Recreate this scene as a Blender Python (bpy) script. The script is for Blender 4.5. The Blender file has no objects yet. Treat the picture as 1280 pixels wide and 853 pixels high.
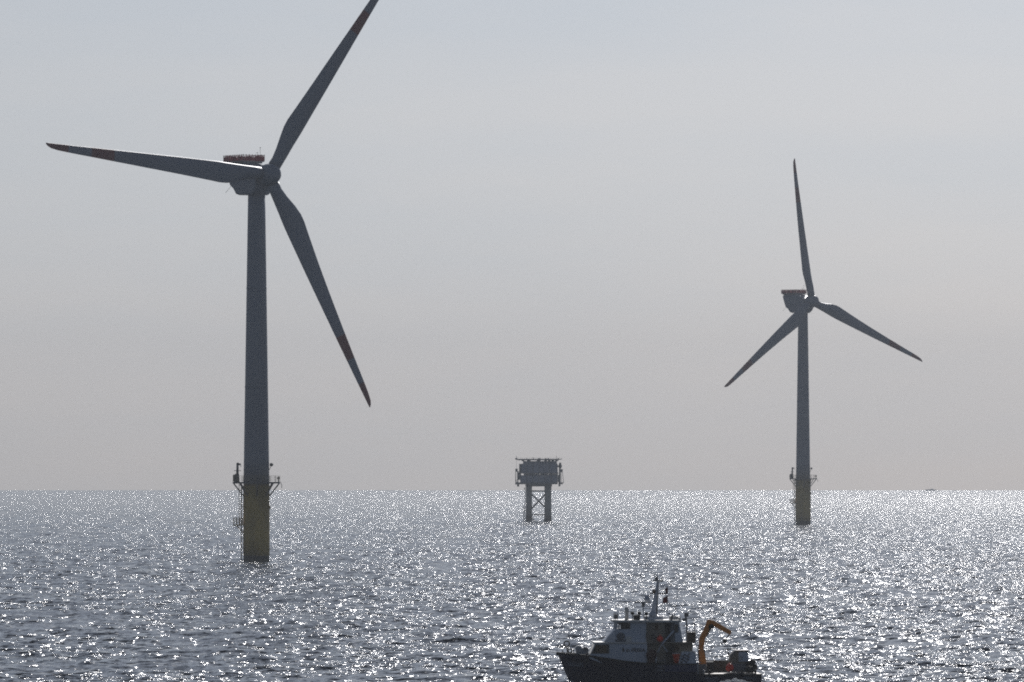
import bpy, bmesh, math, random
import numpy as np
from mathutils import Vector, Matrix
R = math.radians
C = bpy.context.scene.collection
SC = bpy.context.scene

# ------------------------------------------------------------------ camera, sky, sun, exposure
CAM_H = 16.2                 # metres above the sea
FOC = 9500.0                 # focal length in pixels of a 1280 px wide frame
LEVEL = 592.0                # picture row of the true horizontal
cam_d = bpy.data.cameras.new('camera'); cam = bpy.data.objects.new('camera', cam_d); C.objects.link(cam)
cam_d.sensor_width = 36.0; cam_d.lens = FOC / 1280.0 * 36.0
cam_d.clip_start = 1.0; cam_d.clip_end = 40000.0
cam.location = (0, 0, CAM_H)
cam.rotation_euler = (R(90) + math.atan((LEVEL - 426.5) / FOC), 0, 0)
SC.camera = cam

SUN_EL, SUN_AZ = R(27), R(8.5)           # azimuth to the right of the view axis (+Y)
W = bpy.data.worlds.new('World'); SC.world = W; W.use_nodes = True
nt = W.node_tree; nt.nodes.clear()
sky = nt.nodes.new('ShaderNodeTexSky'); sky.sky_type = 'NISHITA'; sky.sun_disc = False
sky.sun_elevation = SUN_EL; sky.sun_rotation = SUN_AZ
sky.air_density = 1.0; sky.dust_density = 1.0; sky.ozone_density = 1.0
bw = nt.nodes.new('ShaderNodeRGBToBW')
mixg = nt.nodes.new('ShaderNodeMix'); mixg.data_type = 'RGBA'; mixg.inputs[0].default_value = 0.55     # thin overcast veil: nearly grey
tint = nt.nodes.new('ShaderNodeMix'); tint.data_type = 'RGBA'; tint.blend_type = 'MULTIPLY'; tint.inputs[0].default_value = 1.0
tint.inputs[7].default_value = (.765, .87, 1.09, 1)
bg = nt.nodes.new('ShaderNodeBackground'); bg.inputs['Strength'].default_value = 0.05
wo = nt.nodes.new('ShaderNodeOutputWorld')
nt.links.new(sky.outputs[0], bw.inputs[0]); nt.links.new(sky.outputs[0], mixg.inputs[6]); nt.links.new(bw.outputs[0], mixg.inputs[7])
nt.links.new(mixg.outputs[2], tint.inputs[6])
ctc = nt.nodes.new('ShaderNodeTexCoord'); cmp_ = nt.nodes.new('ShaderNodeMapping'); cmp_.inputs['Scale'].default_value = (9, 9, 46); cmp_.inputs['Location'].default_value = (2.3, .4, .15)
cn = nt.nodes.new('ShaderNodeTexNoise'); cn.inputs['Scale'].default_value = 1.0; cn.inputs['Detail'].default_value = 6; cn.inputs['Roughness'].default_value = .55
cr_ = nt.nodes.new('ShaderNodeValToRGB'); cr_.color_ramp.elements[0].position = .36; cr_.color_ramp.elements[1].position = .66
cr_.color_ramp.elements[0].color = (.965, .985, 1.0, 1); cr_.color_ramp.elements[1].color = (1.05, 1.03, 1.01, 1)
cmul = nt.nodes.new('ShaderNodeMix'); cmul.data_type = 'RGBA'; cmul.blend_type = 'MULTIPLY'; cmul.inputs[0].default_value = 1.0
nt.links.new(ctc.outputs['Generated'], cmp_.inputs[0]); nt.links.new(cmp_.outputs[0], cn.inputs['Vector']); nt.links.new(cn.outputs['Fac'], cr_.inputs[0])
nt.links.new(tint.outputs[2], cmul.inputs[6]); nt.links.new(cr_.outputs[0], cmul.inputs[7]); nt.links.new(cmul.outputs[2], bg.inputs['Color'])
nt.links.new(bg.outputs[0], wo.inputs['Surface'])

sd = bpy.data.lights.new('sun', 'SUN'); sd.energy = 5.0; sd.angle = R(0.53); sd.color = (1.0, 0.975, 0.96)
sun = bpy.data.objects.new('sun', sd); C.objects.link(sun)
to_sun = Vector((math.sin(SUN_AZ) * math.cos(SUN_EL), math.cos(SUN_AZ) * math.cos(SUN_EL), math.sin(SUN_EL)))
sun.rotation_euler = to_sun.to_track_quat('Z', 'Y').to_euler()
sun.location = (300, 1500, 900)

SC.view_settings.view_transform = 'Standard'; SC.view_settings.look = 'None'
SC.view_settings.gamma = 1.0; SC.view_settings.use_curve_mapping = False
SC.view_settings.exposure = -0.36
SC.render.engine = 'CYCLES'
SC.cycles.use_denoising = False
SC.cycles.max_bounces = 5; SC.cycles.diffuse_bounces = 2; SC.cycles.glossy_bounces = 2
SC.cycles.volume_bounces = 0; SC.cycles.caustics_reflective = False; SC.cycles.caustics_refractive = False
SC.cycles.sample_clamp_indirect = 3.0; SC.cycles.sample_clamp_direct = 32.0; SC.cycles.filter_width = 1.9

# ------------------------------------------------------------------ materials
def mat(name, col, rough=0.6, metal=0.0, var=0.12, scale=1.5, spec=0.35, stretch=(1, 1, 1)):
    m = bpy.data.materials.new(name); m.use_nodes = True
    t = m.node_tree; b = t.nodes['Principled BSDF']
    b.inputs['Roughness'].default_value = rough; b.inputs['Metallic'].default_value = metal
    b.inputs['Specular IOR Level'].default_value = spec
    tc = t.nodes.new('ShaderNodeTexCoord'); mp = t.nodes.new('ShaderNodeMapping')
    mp.inputs['Scale'].default_value = stretch
    n = t.nodes.new('ShaderNodeTexNoise'); n.inputs['Scale'].default_value = scale; n.inputs['Detail'].default_value = 5
    r = t.nodes.new('ShaderNodeValToRGB')
    r.color_ramp.elements[0].position = 0.3; r.color_ramp.elements[1].position = 0.7
    r.color_ramp.elements[0].color = (*[c * (1 - var) for c in col], 1)
    r.color_ramp.elements[1].color = (*[min(1, c * (1 + var)) for c in col], 1)
    t.links.new(tc.outputs['Object'], mp.inputs[0]); t.links.new(mp.outputs[0], n.inputs['Vector'])
    t.links.new(n.outputs['Fac'], r.inputs[0]); t.links.new(r.outputs[0], b.inputs['Base Color'])
    return m

M = dict(
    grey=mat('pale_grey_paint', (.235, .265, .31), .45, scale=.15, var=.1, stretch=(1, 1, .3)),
    red=mat('signal_red_paint', (.23, .035, .04), .5, scale=.8),
    yellow=mat('weathered_yellow_paint', (.50, .325, .045), .6, scale=.45, var=.4, stretch=(1, 1, .35)),
    algae=mat('algae_stained_steel', (.03, .03, .022), .8, scale=.8, var=.4),
    steel=mat('dark_steel', (.07, .075, .08), .55, scale=1.2),
    steel_y=mat('yellow_steel', (.36, .27, .10), .55, scale=1.0, var=.2),
    galv=mat('galvanised_steel', (.38, .39, .40), .45, metal=.2, scale=2),
    railred=mat('red_railing_paint', (.34, .045, .05), .5, scale=1.0),
    plat_w=mat('white_panel_paint', (.6, .58, .55), .5, scale=1.0),
    module=mat('grey_module_cladding', (.29, .32, .39), .55, scale=.3, var=.15, stretch=(1, 1, .4)),
    module_d=mat('dark_deck_steel', (.14, .15, .165), .6, scale=.5, var=.2),
    concrete=mat('weathered_leg_paint', (.32, .31, .27), .7, scale=.3, var=.25, stretch=(1, 1, .3)),
    navy=mat('navy_hull_paint', (.006, .010, .04), .35, scale=.7, var=.3),
    navy_l=mat('navy_topside_paint', (.008, .014, .07), .4, scale=.7, var=.3),
    black=mat('black_rubber', (.008, .008, .009), .7, scale=2),
    white=mat('white_boat_paint', (.50, .54, .60), .45, scale=.6, var=.1, stretch=(1, 1, .4)),
    roofw=mat('white_roof_paint', (.62, .60, .56), .5, scale=.9, var=.1),
    tan=mat('tan_paint_and_shade', (.22, .19, .145), .6, scale=.8, var=.15),  # on the wheelhouse side and aft wall the tan carries shade
    deck=mat('pale_deck_boards', (.45, .41, .35), .6, scale=2.0, var=.2),
    glass=mat('dark_window_glass', (.008, .007, .007), .12, scale=1, spec=.5),
    mastw=mat('pale_mast_paint', (.6, .62, .66), .45, scale=1.0),
    greyd=mat('grey_canvas', (.15, .155, .165), .8, scale=2.0, var=.2),
    orange=mat('orange_crane_paint', (.78, .27, .03), .45, scale=2.0, var=.25),
    buoy=mat('orange_red_buoy_plastic', (.85, .06, .02), .45, scale=2.0),
    tub=mat('orange_tub_plastic', (.85, .10, .02), .45, scale=2.0),
    brown=mat('brown_painted_cabinet', (.10, .06, .03), .6, scale=2.0, var=.2),
    letter=mat('dark_blue_lettering', (.008, .010, .03), .5),
    faded=mat('faded_white_lettering', (.35, .38, .42), .6),
    flagred=mat('red_flag_cloth', (.16, .015, .015), .8),
    ship=mat('hazy_ship_paint', (.8, .82, .84), .6),
)
def foam_material():
    m = mat('white_sea_foam', (.75, .77, .78), .9, scale=3.0, var=.15)
    return m
M['foam'] = foam_material()
def let_light_through(m, f):
    t = m.node_tree; b = t.nodes['Principled BSDF']; o = [n for n in t.nodes if n.type == 'OUTPUT_MATERIAL'][0]
    tr = t.nodes.new('ShaderNodeBsdfTranslucent'); mx = t.nodes.new('ShaderNodeMixShader'); mx.inputs[0].default_value = f
    t.links.new(b.inputs['Base Color'].links[0].from_socket, tr.inputs['Color'])
    t.links.new(b.outputs[0], mx.inputs[1]); t.links.new(tr.outputs[0], mx.inputs[2]); t.links.new(mx.outputs[0], o.inputs['Surface'])
let_light_through(M['foam'], .55); let_light_through(M['tub'], .35); let_light_through(M['flagred'], .4)

# ------------------------------------------------------------------ mesh helpers
class MB:
    def __init__(s): s.bm = bmesh.new(); s.smooth = False
    def box(s, c, d, rz=0.0, ry=0.0, mi=0):
        mx = Matrix.Translation(c) @ Matrix.Rotation(rz, 4, 'Z') @ Matrix.Rotation(ry, 4, 'Y') @ Matrix.Diagonal((d[0], d[1], d[2], 1))
        r = bmesh.ops.create_cube(s.bm, size=1.0, matrix=mx)
        if mi:
            for f in {f for v in r['verts'] for f in v.link_faces}: f.material_index = mi
        return s
    def tube(s, a, b, r0, r1=None, n=8, mi=0):
        a, b = Vector(a), Vector(b); r1 = r0 if r1 is None else r1
        q = (b - a).to_track_quat('Z', 'Y').to_matrix()
        rings = []
        for p, r in ((a, r0), (b, r1)):
            rings.append([s.bm.verts.new(p + q @ Vector((r * math.cos(k * 2 * math.pi / n), r * math.sin(k * 2 * math.pi / n), 0))) for k in range(n)])
        fs = [s.bm.faces.new((rings[0][k], rings[0][(k + 1) % n], rings[1][(k + 1) % n], rings[1][k])) for k in range(n)]
        for f in fs: f.smooth = n > 6
        fs.append(s.bm.faces.new(rings[0][::-1])); fs.append(s.bm.faces.new(rings[1]))
        for f in fs: f.material_index = mi
        return s
    def lathe(s, prof, c=(0, 0, 0), n=32, axis='Z', mi=0, smooth=True):
        rings = []
        for r, z in prof:
            ring = []
            for k in range(n):
                a = k * 2 * math.pi / n
                p = Vector((r * math.cos(a), r * math.sin(a), z))
                if axis == 'X': p = Vector((p.z, p.x, p.y))
                if axis == 'Y': p = Vector((p.x, p.z, p.y))
                ring.append(s.bm.verts.new(p + Vector(c)))
            rings.append(ring)
        for i in range(len(rings) - 1):
            for k in range(n):
                f = s.bm.faces.new((rings[i][k], rings[i][(k + 1) % n], rings[i + 1][(k + 1) % n], rings[i + 1][k])); f.smooth = smooth; f.material_index = mi
        for ring in (rings[0][::-1], rings[-1]):
            f = s.bm.faces.new(ring); f.material_index = mi
        return s
    def prism(s, poly, y0, y1, mi=0):
        """outline in the x-z plane, extruded from y0 to y1"""
        a = [s.bm.verts.new((x, y0, z)) for x, z in poly]; b = [s.bm.verts.new((x, y1, z)) for x, z in poly]
        n = len(poly); fs = [s.bm.faces.new(a), s.bm.faces.new(b[::-1])]
        for k in range(n): fs.append(s.bm.faces.new((a[k], b[k], b[(k + 1) % n], a[(k + 1) % n])))
        for f in fs: f.material_index = mi
        return s
    def ball(s, c, r, sc=(1, 1, 1), n=16, mi=0):
        mx = Matrix.Translation(c) @ Matrix.Diagonal((sc[0] * r, sc[1] * r, sc[2] * r, 1))
        q = bmesh.ops.create_uvsphere(s.bm, u_segments=n, v_segments=max(6, n // 2), radius=1.0, matrix=mx)
        for f in {f for v in q['verts'] for f in v.link_faces}: f.smooth = True; f.material_index = mi
        return s
    def ring(s, c, r, t, axis='Y', n=20, m=8, mi=0):
        vs = []
        for i in range(n):
            a = i * 2 * math.pi / n; row = []
            for j in range(m):
                b = j * 2 * math.pi / m; rr = r + t * math.cos(b)
                p = Vector((rr * math.cos(a), t * math.sin(b), rr * math.sin(a)))
                if axis == 'Z': p = Vector((p.x, p.z, p.y))
                row.append(s.bm.verts.new(p + Vector(c)))
            vs.append(row)
        for i in range(n):
            for j in range(m):
                f = s.bm.faces.new((vs[i][j], vs[i][(j + 1) % m], vs[(i + 1) % n][(j + 1) % m], vs[(i + 1) % n][j])); f.smooth = True; f.material_index = mi
        return s
    def build(s, name, mats, parent=None, bevel=0.0):
        bmesh.ops.recalc_face_normals(s.bm, faces=s.bm.faces)
        me = bpy.data.meshes.new(name); s.bm.to_mesh(me); s.bm.free()
        for m in (mats if isinstance(mats, (list, tuple)) else [mats]): me.materials.append(m)
        o = bpy.data.objects.new(name, me); C.objects.link(o)
        if parent: o.parent = parent
        if bevel:
            md = o.modifiers.new('bevel', 'BEVEL'); md.width = bevel; md.segments = 2; md.limit_method = 'ANGLE'
        return o
def tag(o, label=None, cat=None, group=None, kind=None):
    if label: o['label'] = label
    if cat: o['category'] = cat
    if group: o['group'] = group
    if kind: o['kind'] = kind
    return o
def empty(name, loc, rz=0.0, parent=None):
    e = bpy.data.objects.new(name, None); e.location = loc; e.rotation_euler = (0, 0, rz); e.empty_display_size = 1.0
    C.objects.link(e)
    if parent: e.parent = parent
    return e
def at(x, y, d): return Vector(((x - 640) * d / FOC, d, CAM_H - (y - LEVEL) * d / FOC))
def sea_depth(y): return FOC * CAM_H / (y - LEVEL)
def text_mesh(s, size, depth=0.01, shear=0.0, bold=0.0):
    cu = bpy.data.curves.new('lettering', 'FONT'); cu.body = s; cu.size = size; cu.extrude = depth; cu.shear = shear; cu.offset = bold
    o = bpy.data.objects.new('lettering', cu); C.objects.link(o)
    dg = bpy.context.evaluated_depsgraph_get(); me = bpy.data.meshes.new_from_object(o.evaluated_get(dg))
    C.objects.unlink(o); bpy.data.objects.remove(o); bpy.data.curves.remove(cu)
    return me

# ------------------------------------------------------------------ the sea
SEA_END = FOC * CAM_H / (613.0 - LEVEL)
rng = np.random.default_rng(7)
def wave_tile(N, L, wind_deg, kp_len, amp, lo, hi, spread=2.0):
    """one periodic patch of wind waves; wavelengths between lo and hi metres; returns height and two choppy offsets"""
    k1 = np.fft.fftfreq(N, d=L / N) * 2 * np.pi
    kx, ky = np.meshgrid(k1, k1, indexing='ij'); k = np.hypot(kx, ky); k[0, 0] = 1e9
    th = np.arctan2(ky, kx) - math.radians(wind_deg)
    kp = 2 * np.pi / kp_len
    S = k ** -4.0 * np.exp(-0.9 * (kp / k) ** 2) * (np.abs(np.cos(th)) ** spread + 0.08)
    S[(k > 2 * np.pi / lo) | (k < 2 * np.pi / hi)] = 0
    z = (rng.normal(size=(N, N)) + 1j * rng.normal(size=(N, N))) * np.sqrt(S)
    h = np.real(np.fft.ifft2(z)); g = amp / h.std()
    dx = np.real(np.fft.ifft2(-1j * kx / k * z)) * g; dy = np.real(np.fft.ifft2(-1j * ky / k * z)) * g
    return h * g, dx, dy
def sample(tile, L, X, Y):
    N = tile.shape[0]; u = (X / L * N) % N; v = (Y / L * N) % N
    i = np.floor(u).astype(np.int64); j = np.floor(v).astype(np.int64); fu = u - i; fv = v - j
    i %= N; j %= N; i1 = (i + 1) % N; j1 = (j + 1) % N
    return tile[i, j] * (1 - fu) * (1 - fv) + tile[i1, j] * fu * (1 - fv) + tile[i, j1] * (1 - fu) * fv + tile[i1, j1] * fu * fv
TILES = [(wave_tile(1024, 271.0, 250, 13.0, 0.14, 3.0, 60.0), 271.0, 0.0),
         (wave_tile(1024, 97.0, 262, 4.0, 0.055, 0.7, 5.0, 1.2), 97.0, 17.0),
         (wave_tile(512, 613.0, 236, 60.0, 0.06, 22.0, 200.0, 4.0), 613.0, -8.0)]
def sea_rows():
    d = [40.0]
    while d[-1] < SEA_END:
        x = d[-1]
        if x < 480: st = 12.0
        elif x < 1500: st = 0.45 * (x / 560) ** 1.1
        elif x < 2700: st = 1.33 * (x / 1500) ** 2
        else: st = 4.3 * (x / 2700) ** 1.6
        d.append(x + st)
    d[-1] = SEA_END
    return np.array(d)
def make_sea():
    rows = sea_rows()
    inner = np.linspace(-0.078, 0.078, 420)
    outer = np.linspace(0.085, 0.42, 40)
    cols = np.concatenate([-outer[::-1], inner, outer])
    D, T = np.meshgrid(rows, cols, indexing='ij')
    # the far edge is an arc at constant range so that the horizon stays level from everywhere
    X = D * np.sin(T); Y = D * np.cos(T)
    dr = np.gradient(rows)[:, None]
    Z = np.zeros_like(X); OX = np.zeros_like(X); OY = np.zeros_like(X)
    for (h, dx, dy), L, rot in TILES:
        a = math.radians(rot); U = X * math.cos(a) - Y * math.sin(a); V = X * math.sin(a) + Y * math.cos(a)
        short = L / 40.0
        w = np.clip(1.6 - dr / (short * 0.9), 0.0, 1.0)       # drop waves the mesh is too coarse to carry
        Z += w * sample(h, L, U, V)
        ox = w * sample(dx, L, U, V); oy = w * sample(dy, L, U, V)
        OX += ox * math.cos(a) + oy * math.sin(a); OY += -ox * math.sin(a) + oy * math.cos(a)
    X = X + OX * 0.9; Y = Y + OY * 0.9
    nr, nc = X.shape
    co = np.stack([X, Y, Z], -1).reshape(-1, 3).astype(np.float32)
    idx = np.arange(nr * nc).reshape(nr, nc)
    q = np.stack([idx[:-1, :-1], idx[:-1, 1:], idx[1:, 1:], idx[1:, :-1]], -1).reshape(-1, 4).astype(np.int32)
    me = bpy.data.meshes.new('sea_water')
    me.vertices.add(len(co)); me.vertices.foreach_set('co', co.ravel())
    me.loops.add(q.size); me.loops.foreach_set('vertex_index', q.ravel())
    me.polygons.add(len(q)); me.polygons.foreach_set('loop_start', np.arange(0, q.size, 4, dtype=np.int32))
    me.update(calc_edges=True)
    me.polygons.foreach_set('use_smooth', np.ones(len(q), dtype=bool))
    o = bpy.data.objects.new('sea_water', me); C.objects.link(o)
    tag(o, kind='structure')
    return o
def water_material():
    m = bpy.data.materials.new('sea_water'); m.use_nodes = True; t = m.node_tree; b = t.nodes['Principled BSDF']
    b.inputs['Base Color'].default_value = (.016, .026, .038, 1)
    b.inputs['Roughness'].default_value = 0.085; b.inputs['IOR'].default_value = 1.333
    ge = t.nodes.new('ShaderNodeNewGeometry')
    acc = None
    # (wavelength, slope): capillary and short gravity ripples as slope noise in world metres
    for k, (scale, amp, sx, sy) in enumerate(((0.5, 0.55, .7, 1.0), (1.5, 1.25, .48, 1.0), (4.5, 1.0, .45, 1.0))):
        mp = t.nodes.new('ShaderNodeMapping'); mp.inputs['Scale'].default_value = (scale * sx, scale * sy, scale)
        mp.inputs['Location'].default_value = (13.7 * k, 5.1 * k, 0)
        n = t.nodes.new('ShaderNodeTexNoise'); n.noise_dimensions = '2D'; n.inputs['Scale'].default_value = 1.0; n.inputs['Detail'].default_value = 1.0
        su = t.nodes.new('ShaderNodeVectorMath'); su.operation = 'SUBTRACT'; su.inputs[1].default_value = (.5, .5, .5)
        mu = t.nodes.new('ShaderNodeVectorMath'); mu.operation = 'MULTIPLY'; mu.inputs[1].default_value = (amp, amp, 0)
        t.links.new(ge.outputs['Position'], mp.inputs[0]); t.links.new(mp.outputs[0], n.inputs['Vector'])
        t.links.new(n.outputs['Color'], su.inputs[0]); t.links.new(su.outputs[0], mu.inputs[0])
        if acc is None: acc = mu
        else:
            ad = t.nodes.new('ShaderNodeVectorMath'); ad.operation = 'ADD'
            t.links.new(acc.outputs[0], ad.inputs[0]); t.links.new(mu.outputs[0], ad.inputs[1]); acc = ad
    gm = t.nodes.new('ShaderNodeMapping'); gm.inputs['Scale'].default_value = (.05, .02, 1)      # gusts roughen some patches, others stay calmer
    gn = t.nodes.new('ShaderNodeTexNoise'); gn.noise_dimensions = '2D'; gn.inputs['Scale'].default_value = 1.0; gn.inputs['Detail'].default_value = 3.0
    gr = t.nodes.new('ShaderNodeMapRange'); gr.inputs[1].default_value = .3; gr.inputs[2].default_value = .7; gr.inputs[3].default_value = .6; gr.inputs[4].default_value = 1.5
    gs = t.nodes.new('ShaderNodeVectorMath'); gs.operation = 'SCALE'
    t.links.new(ge.outputs['Position'], gm.inputs[0]); t.links.new(gm.outputs[0], gn.inputs['Vector']); t.links.new(gn.outputs['Fac'], gr.inputs[0])
    t.links.new(acc.outputs[0], gs.inputs[0]); 
    ln = t.nodes.new('ShaderNodeVectorMath'); ln.operation = 'LENGTH'                                  # beyond the finely meshed sea the ripples also carry the small waves
    fr_ = t.nodes.new('ShaderNodeMapRange'); fr_.inputs[1].default_value = 1500; fr_.inputs[2].default_value = 3200; fr_.inputs[3].default_value = 1.0; fr_.inputs[4].default_value = .95
    mm = t.nodes.new('ShaderNodeMath'); mm.operation = 'MULTIPLY'
    t.links.new(ge.outputs['Position'], ln.inputs[0]); t.links.new(ln.outputs['Value'], fr_.inputs[0]); t.links.new(fr_.outputs[0], mm.inputs[0]); t.links.new(gr.outputs[0], mm.inputs[1])
    t.links.new(mm.outputs[0], gs.inputs['Scale']); acc = gs
    rg = t.nodes.new('ShaderNodeMapRange'); rg.inputs[1].default_value = 1200; rg.inputs[2].default_value = 4500; rg.inputs[3].default_value = .085; rg.inputs[4].default_value = .13
    t.links.new(ln.outputs['Value'], rg.inputs[0]); t.links.new(rg.outputs[0], b.inputs['Roughness'])
    ad = t.nodes.new('ShaderNodeVectorMath'); ad.operation = 'ADD'
    no = t.nodes.new('ShaderNodeVectorMath'); no.operation = 'NORMALIZE'
    t.links.new(ge.outputs['Normal'], ad.inputs[0]); t.links.new(acc.outputs[0], ad.inputs[1]); t.links.new(ad.outputs[0], no.inputs[0])
    t.links.new(no.outputs[0], b.inputs['Normal'])
    return m
sea = make_sea(); sea.data.materials.append(water_material())

# the air over the sea
hz = MB(); hz.box((0, SEA_END / 2 - 200, 74.0), (2 * SEA_END, SEA_END + 1200, 154.0))
haze = hz.build('haze', []); tag(haze, kind='stuff')
hm = bpy.data.materials.new('haze_air'); hm.use_nodes = True; ht = hm.node_tree
for n in list(ht.nodes):
    if n.type == 'BSDF_PRINCIPLED': ht.nodes.remove(n)
pv = ht.nodes.new('ShaderNodeVolumePrincipled')
pv.inputs['Color'].default_value = (.885, .94, 1.0, 1); pv.inputs['Density'].default_value = 8.5e-5; pv.inputs['Anisotropy'].default_value = 0.0
ht.links.new(pv.outputs[0], [n for n in ht.nodes if n.type == 'OUTPUT_MATERIAL'][0].inputs['Volume'])
haze.data.materials.append(hm)

# ------------------------------------------------------------------ wind turbines
HUB_Z = 70.2
CHORD = [(1.9, 2.3), (3.2, 2.25), (5.0, 2.7), (7.0, 3.45), (9.0, 3.98), (10.5, 4.05), (13, 3.78), (18, 3.3), (24, 2.78), (30, 2.28), (36, 1.8), (41, 1.42), (44, 1.15), (45.4, .9), (46.1, .55), (46.45, .2)]
def chord_at(r): return float(np.interp(r, [c[0] for c in CHORD], [c[1] for c in CHORD]))
def blade_bm(length):
    """points up +Z, rotor axis is -Y; the straight leading edge lies on +X, the swelling trailing edge on -X"""
    k = length / 46.45
    s = MB(); rs = sorted(set([c[0] for c in CHORD] + [32.3, 34.5, 37.0, 41.8, 20.5, 27]))
    n = 20; rings = []
    for r in rs:
        c = chord_at(r); f = min(1.0, max(0.0, (r - 3.0) / 6.5)); f = f * f * (3 - 2 * f)
        lead = 1.15 * (1 - f) + f * float(np.interp(r, [3, 10, 20, 46.4], [1.15, 1.30, 1.05, .25]))
        thick = (1 - f) * 1.0 + f * float(np.interp(r, [9, 20, 46], [.32, .21, .15]))
        tw = R(float(np.interp(r, [3, 10, 25, 46], [16, 11, 4, 0])))
        ring = []
        for j in range(n):
            a = 2 * math.pi * j / n
            u = math.cos(a)                                    # +1 leading, -1 trailing
            taper = 1.0 if u > 0 else 1 - f * 0.75 * (-u) ** 1.2
            x = lead - c / 2 + u * c / 2; y = math.sin(a) * c / 2 * thick * taper
            x, y = x * math.cos(tw) - y * math.sin(tw), x * math.sin(tw) + y * math.cos(tw)
            y -= 0.00055 * r * r                                 # prebend towards the wind
            ring.append(s.bm.verts.new((x, y, r * k)))
        rings.append(ring)
    for i in range(len(rings) - 1):
        rm = (rs[i] + rs[i + 1]) / 2
        mi = 1 if (32.3 < rm < 37.0 or rm > 41.8) else 0
        for j in range(n):
            f = s.bm.faces.new((rings[i][j], rings[i][(j + 1) % n], rings[i + 1][(j + 1) % n], rings[i + 1][j])); f.smooth = True; f.material_index = mi
    s.bm.faces.new(rings[0][::-1]); f = s.bm.faces.new(rings[-1]); f.material_index = 1
    return s
TILT, CONE, OVERHANG = R(5), R(2.0), 4.4
def wind_turbine(label, base_px, base_row, hub_px, yaw_deg, tips, tower_r, detail):
    d = sea_depth(base_row); s = FOC / d
    base = at(base_px, base_row, d); base.z = 0
    root = empty('wind_turbine', base); tag(root, label, 'wind turbine', 'wind turbines standing in the sea')
    # foundation and tower
    zp = 14.6
    MB().lathe([(2.37, -2.2), (2.37, 0.9), (2.37, 1.3)], n=48).build('monopile', M['algae'], root)
    MB().lathe([(2.41, 1.25), (2.41, 5), (2.41, 9), (2.38, 13.6), (2.46, 13.6), (2.46, 13.9), (2.36, 13.9), (2.36, zp - .02)], n=48).build('transition_piece', M['yellow'], root)
    tw = MB(); pr = []
    for z in np.linspace(zp, HUB_Z - 3.15, 12):
        pr.append((float(np.interp(z, [zp, HUB_Z - 3.15], tower_r)), float(z)))
    tw.lathe(pr, n=48)
    for z in (32.0, 50.0):
        r = float(np.interp(z, [zp, HUB_Z - 3.15], tower_r)); tw.lathe([(r + .02, z - .12), (r + .045, z - .1), (r + .045, z + .1), (r + .02, z + .12)], n=48)
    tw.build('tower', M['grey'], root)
    # work platform
    pf = MB(); ro = 4.35
    pf.lathe([(2.5, zp - .25), (ro, zp - .25), (ro, zp + .05), (2.5, zp + .05)], n=40, smooth=False)
    wp = pf.build('work_platform', M['steel'], root)
    rl = MB()
    for k in range(20):
        a = k * 2 * math.pi / 20; x, y = ro * .98 * math.cos(a), ro * .98 * math.sin(a)
        rl.tube((x, y, zp), (x, y, zp + 1.15), .035, n=6)
    for h in (.4, .78, 1.15): rl.ring((0, 0, zp + h), ro * .98, .032, 'Z', 48, 6)
    rl.build('railing', M['steel_y'], wp)
    for k in range(8):
        a = R(22.5 + 45 * k) if k % 1 == 0 else 0; a = R(k * 45 + 4); ca, sa = math.cos(a), math.sin(a)
        MB().tube((ro * .95 * ca, ro * .95 * sa, zp - .25), (2.38 * ca, 2.38 * sa, zp - 2.5), .12, n=8).build('bracket', M['steel'], wp)
    # davit crane on the left of the platform
    cx, cy = -3.55, -.6
    dv = MB(); dv.tube((cx, cy, zp), (cx, cy, zp + 1.5), .5, .42, 12).box((cx - .35, cy, zp + .75), (.7, .8, 1.2)).tube((cx + .1, cy, zp + 1.5), (cx + .12, cy, zp + 3.5), .25, .2, 10)
    dv.box((cx + .1, cy, zp + 2.1), (1.3, .8, .1)).tube((cx + .05, cy, zp + 3.45), (cx + .7, cy, zp + 3.25), .2, .15, 8).box((cx + .25, cy, zp + 3.25), (.6, .35, .35)).tube((cx + .72, cy, zp + 3.2), (cx + .72, cy, zp + 2.75), .05, n=6)
    dv.build('davit_crane', M['steel'], root)
    # lamp on the right, marker box, loose cable
    a0 = float(tower_r[0])
    MB().ball((a0 + .38, -.2, zp + 3.2), .34, n=14).tube((a0 - .05, -.2, zp + 2.2), (a0 + .35, -.2, zp + 2.95), .06, n=6).box((a0 + .3, -.2, zp + 2.98), (.5, .5, .1)).build('fog_lamp', M['steel'], root)
    MB().box((4.0, -.4, zp + .75), (.5, .5, .35)).tube((4.0, -.4, zp + .05), (4.0, -.4, zp + .6), .07, n=6).build('navigation_light', M['steel'], root)
    MB().tube((4.42, -.3, zp), (4.62, -.3, zp - .5), .05, n=6).tube((4.62, -.3, zp - .5), (4.6, -.3, zp - 1.1), .06, n=6).build('hanging_cable', M['steel'], root)
    MB().ball((2.4, -.6, 10.0), .3, (.7, 1, 1.2)).build('anode_box', M['yellow'], root)
    # ladder and resting platform
    ld = MB(); lx = -2.72
    for yy in (-.55, -.05): ld.tube((lx, yy, -2), (lx, yy, zp - .2), .085, n=6)
    for k in range(40): ld.tube((lx, -.55, .2 + k * .36), (lx, -.05, .2 + k * .36), .03, n=5)
    ld.tube((-3.15, -.3, 6.9), (-3.15, -.3, zp - .3), .05, n=6)
    for k in range(9): ld.tube((-3.15, -.3, 7.2 + k * .85), (lx, -.3, 7.2 + k * .85), .035, n=5)
    for k in range(5): ld.tube((lx, -.3, 1.5 + k * 2.9), (-2.3, -.3, 1.5 + k * 2.9), .06, n=6)
    ld.build('ladder', M['steel_y'], root)
    zr = 6.9
    rp = MB(); rp.box((-3.3, -.3, zr - .12), (1.75, 2.0, .24)); rp = rp.build('resting_platform', M['steel_y'], root)
    rr = MB()
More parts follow.
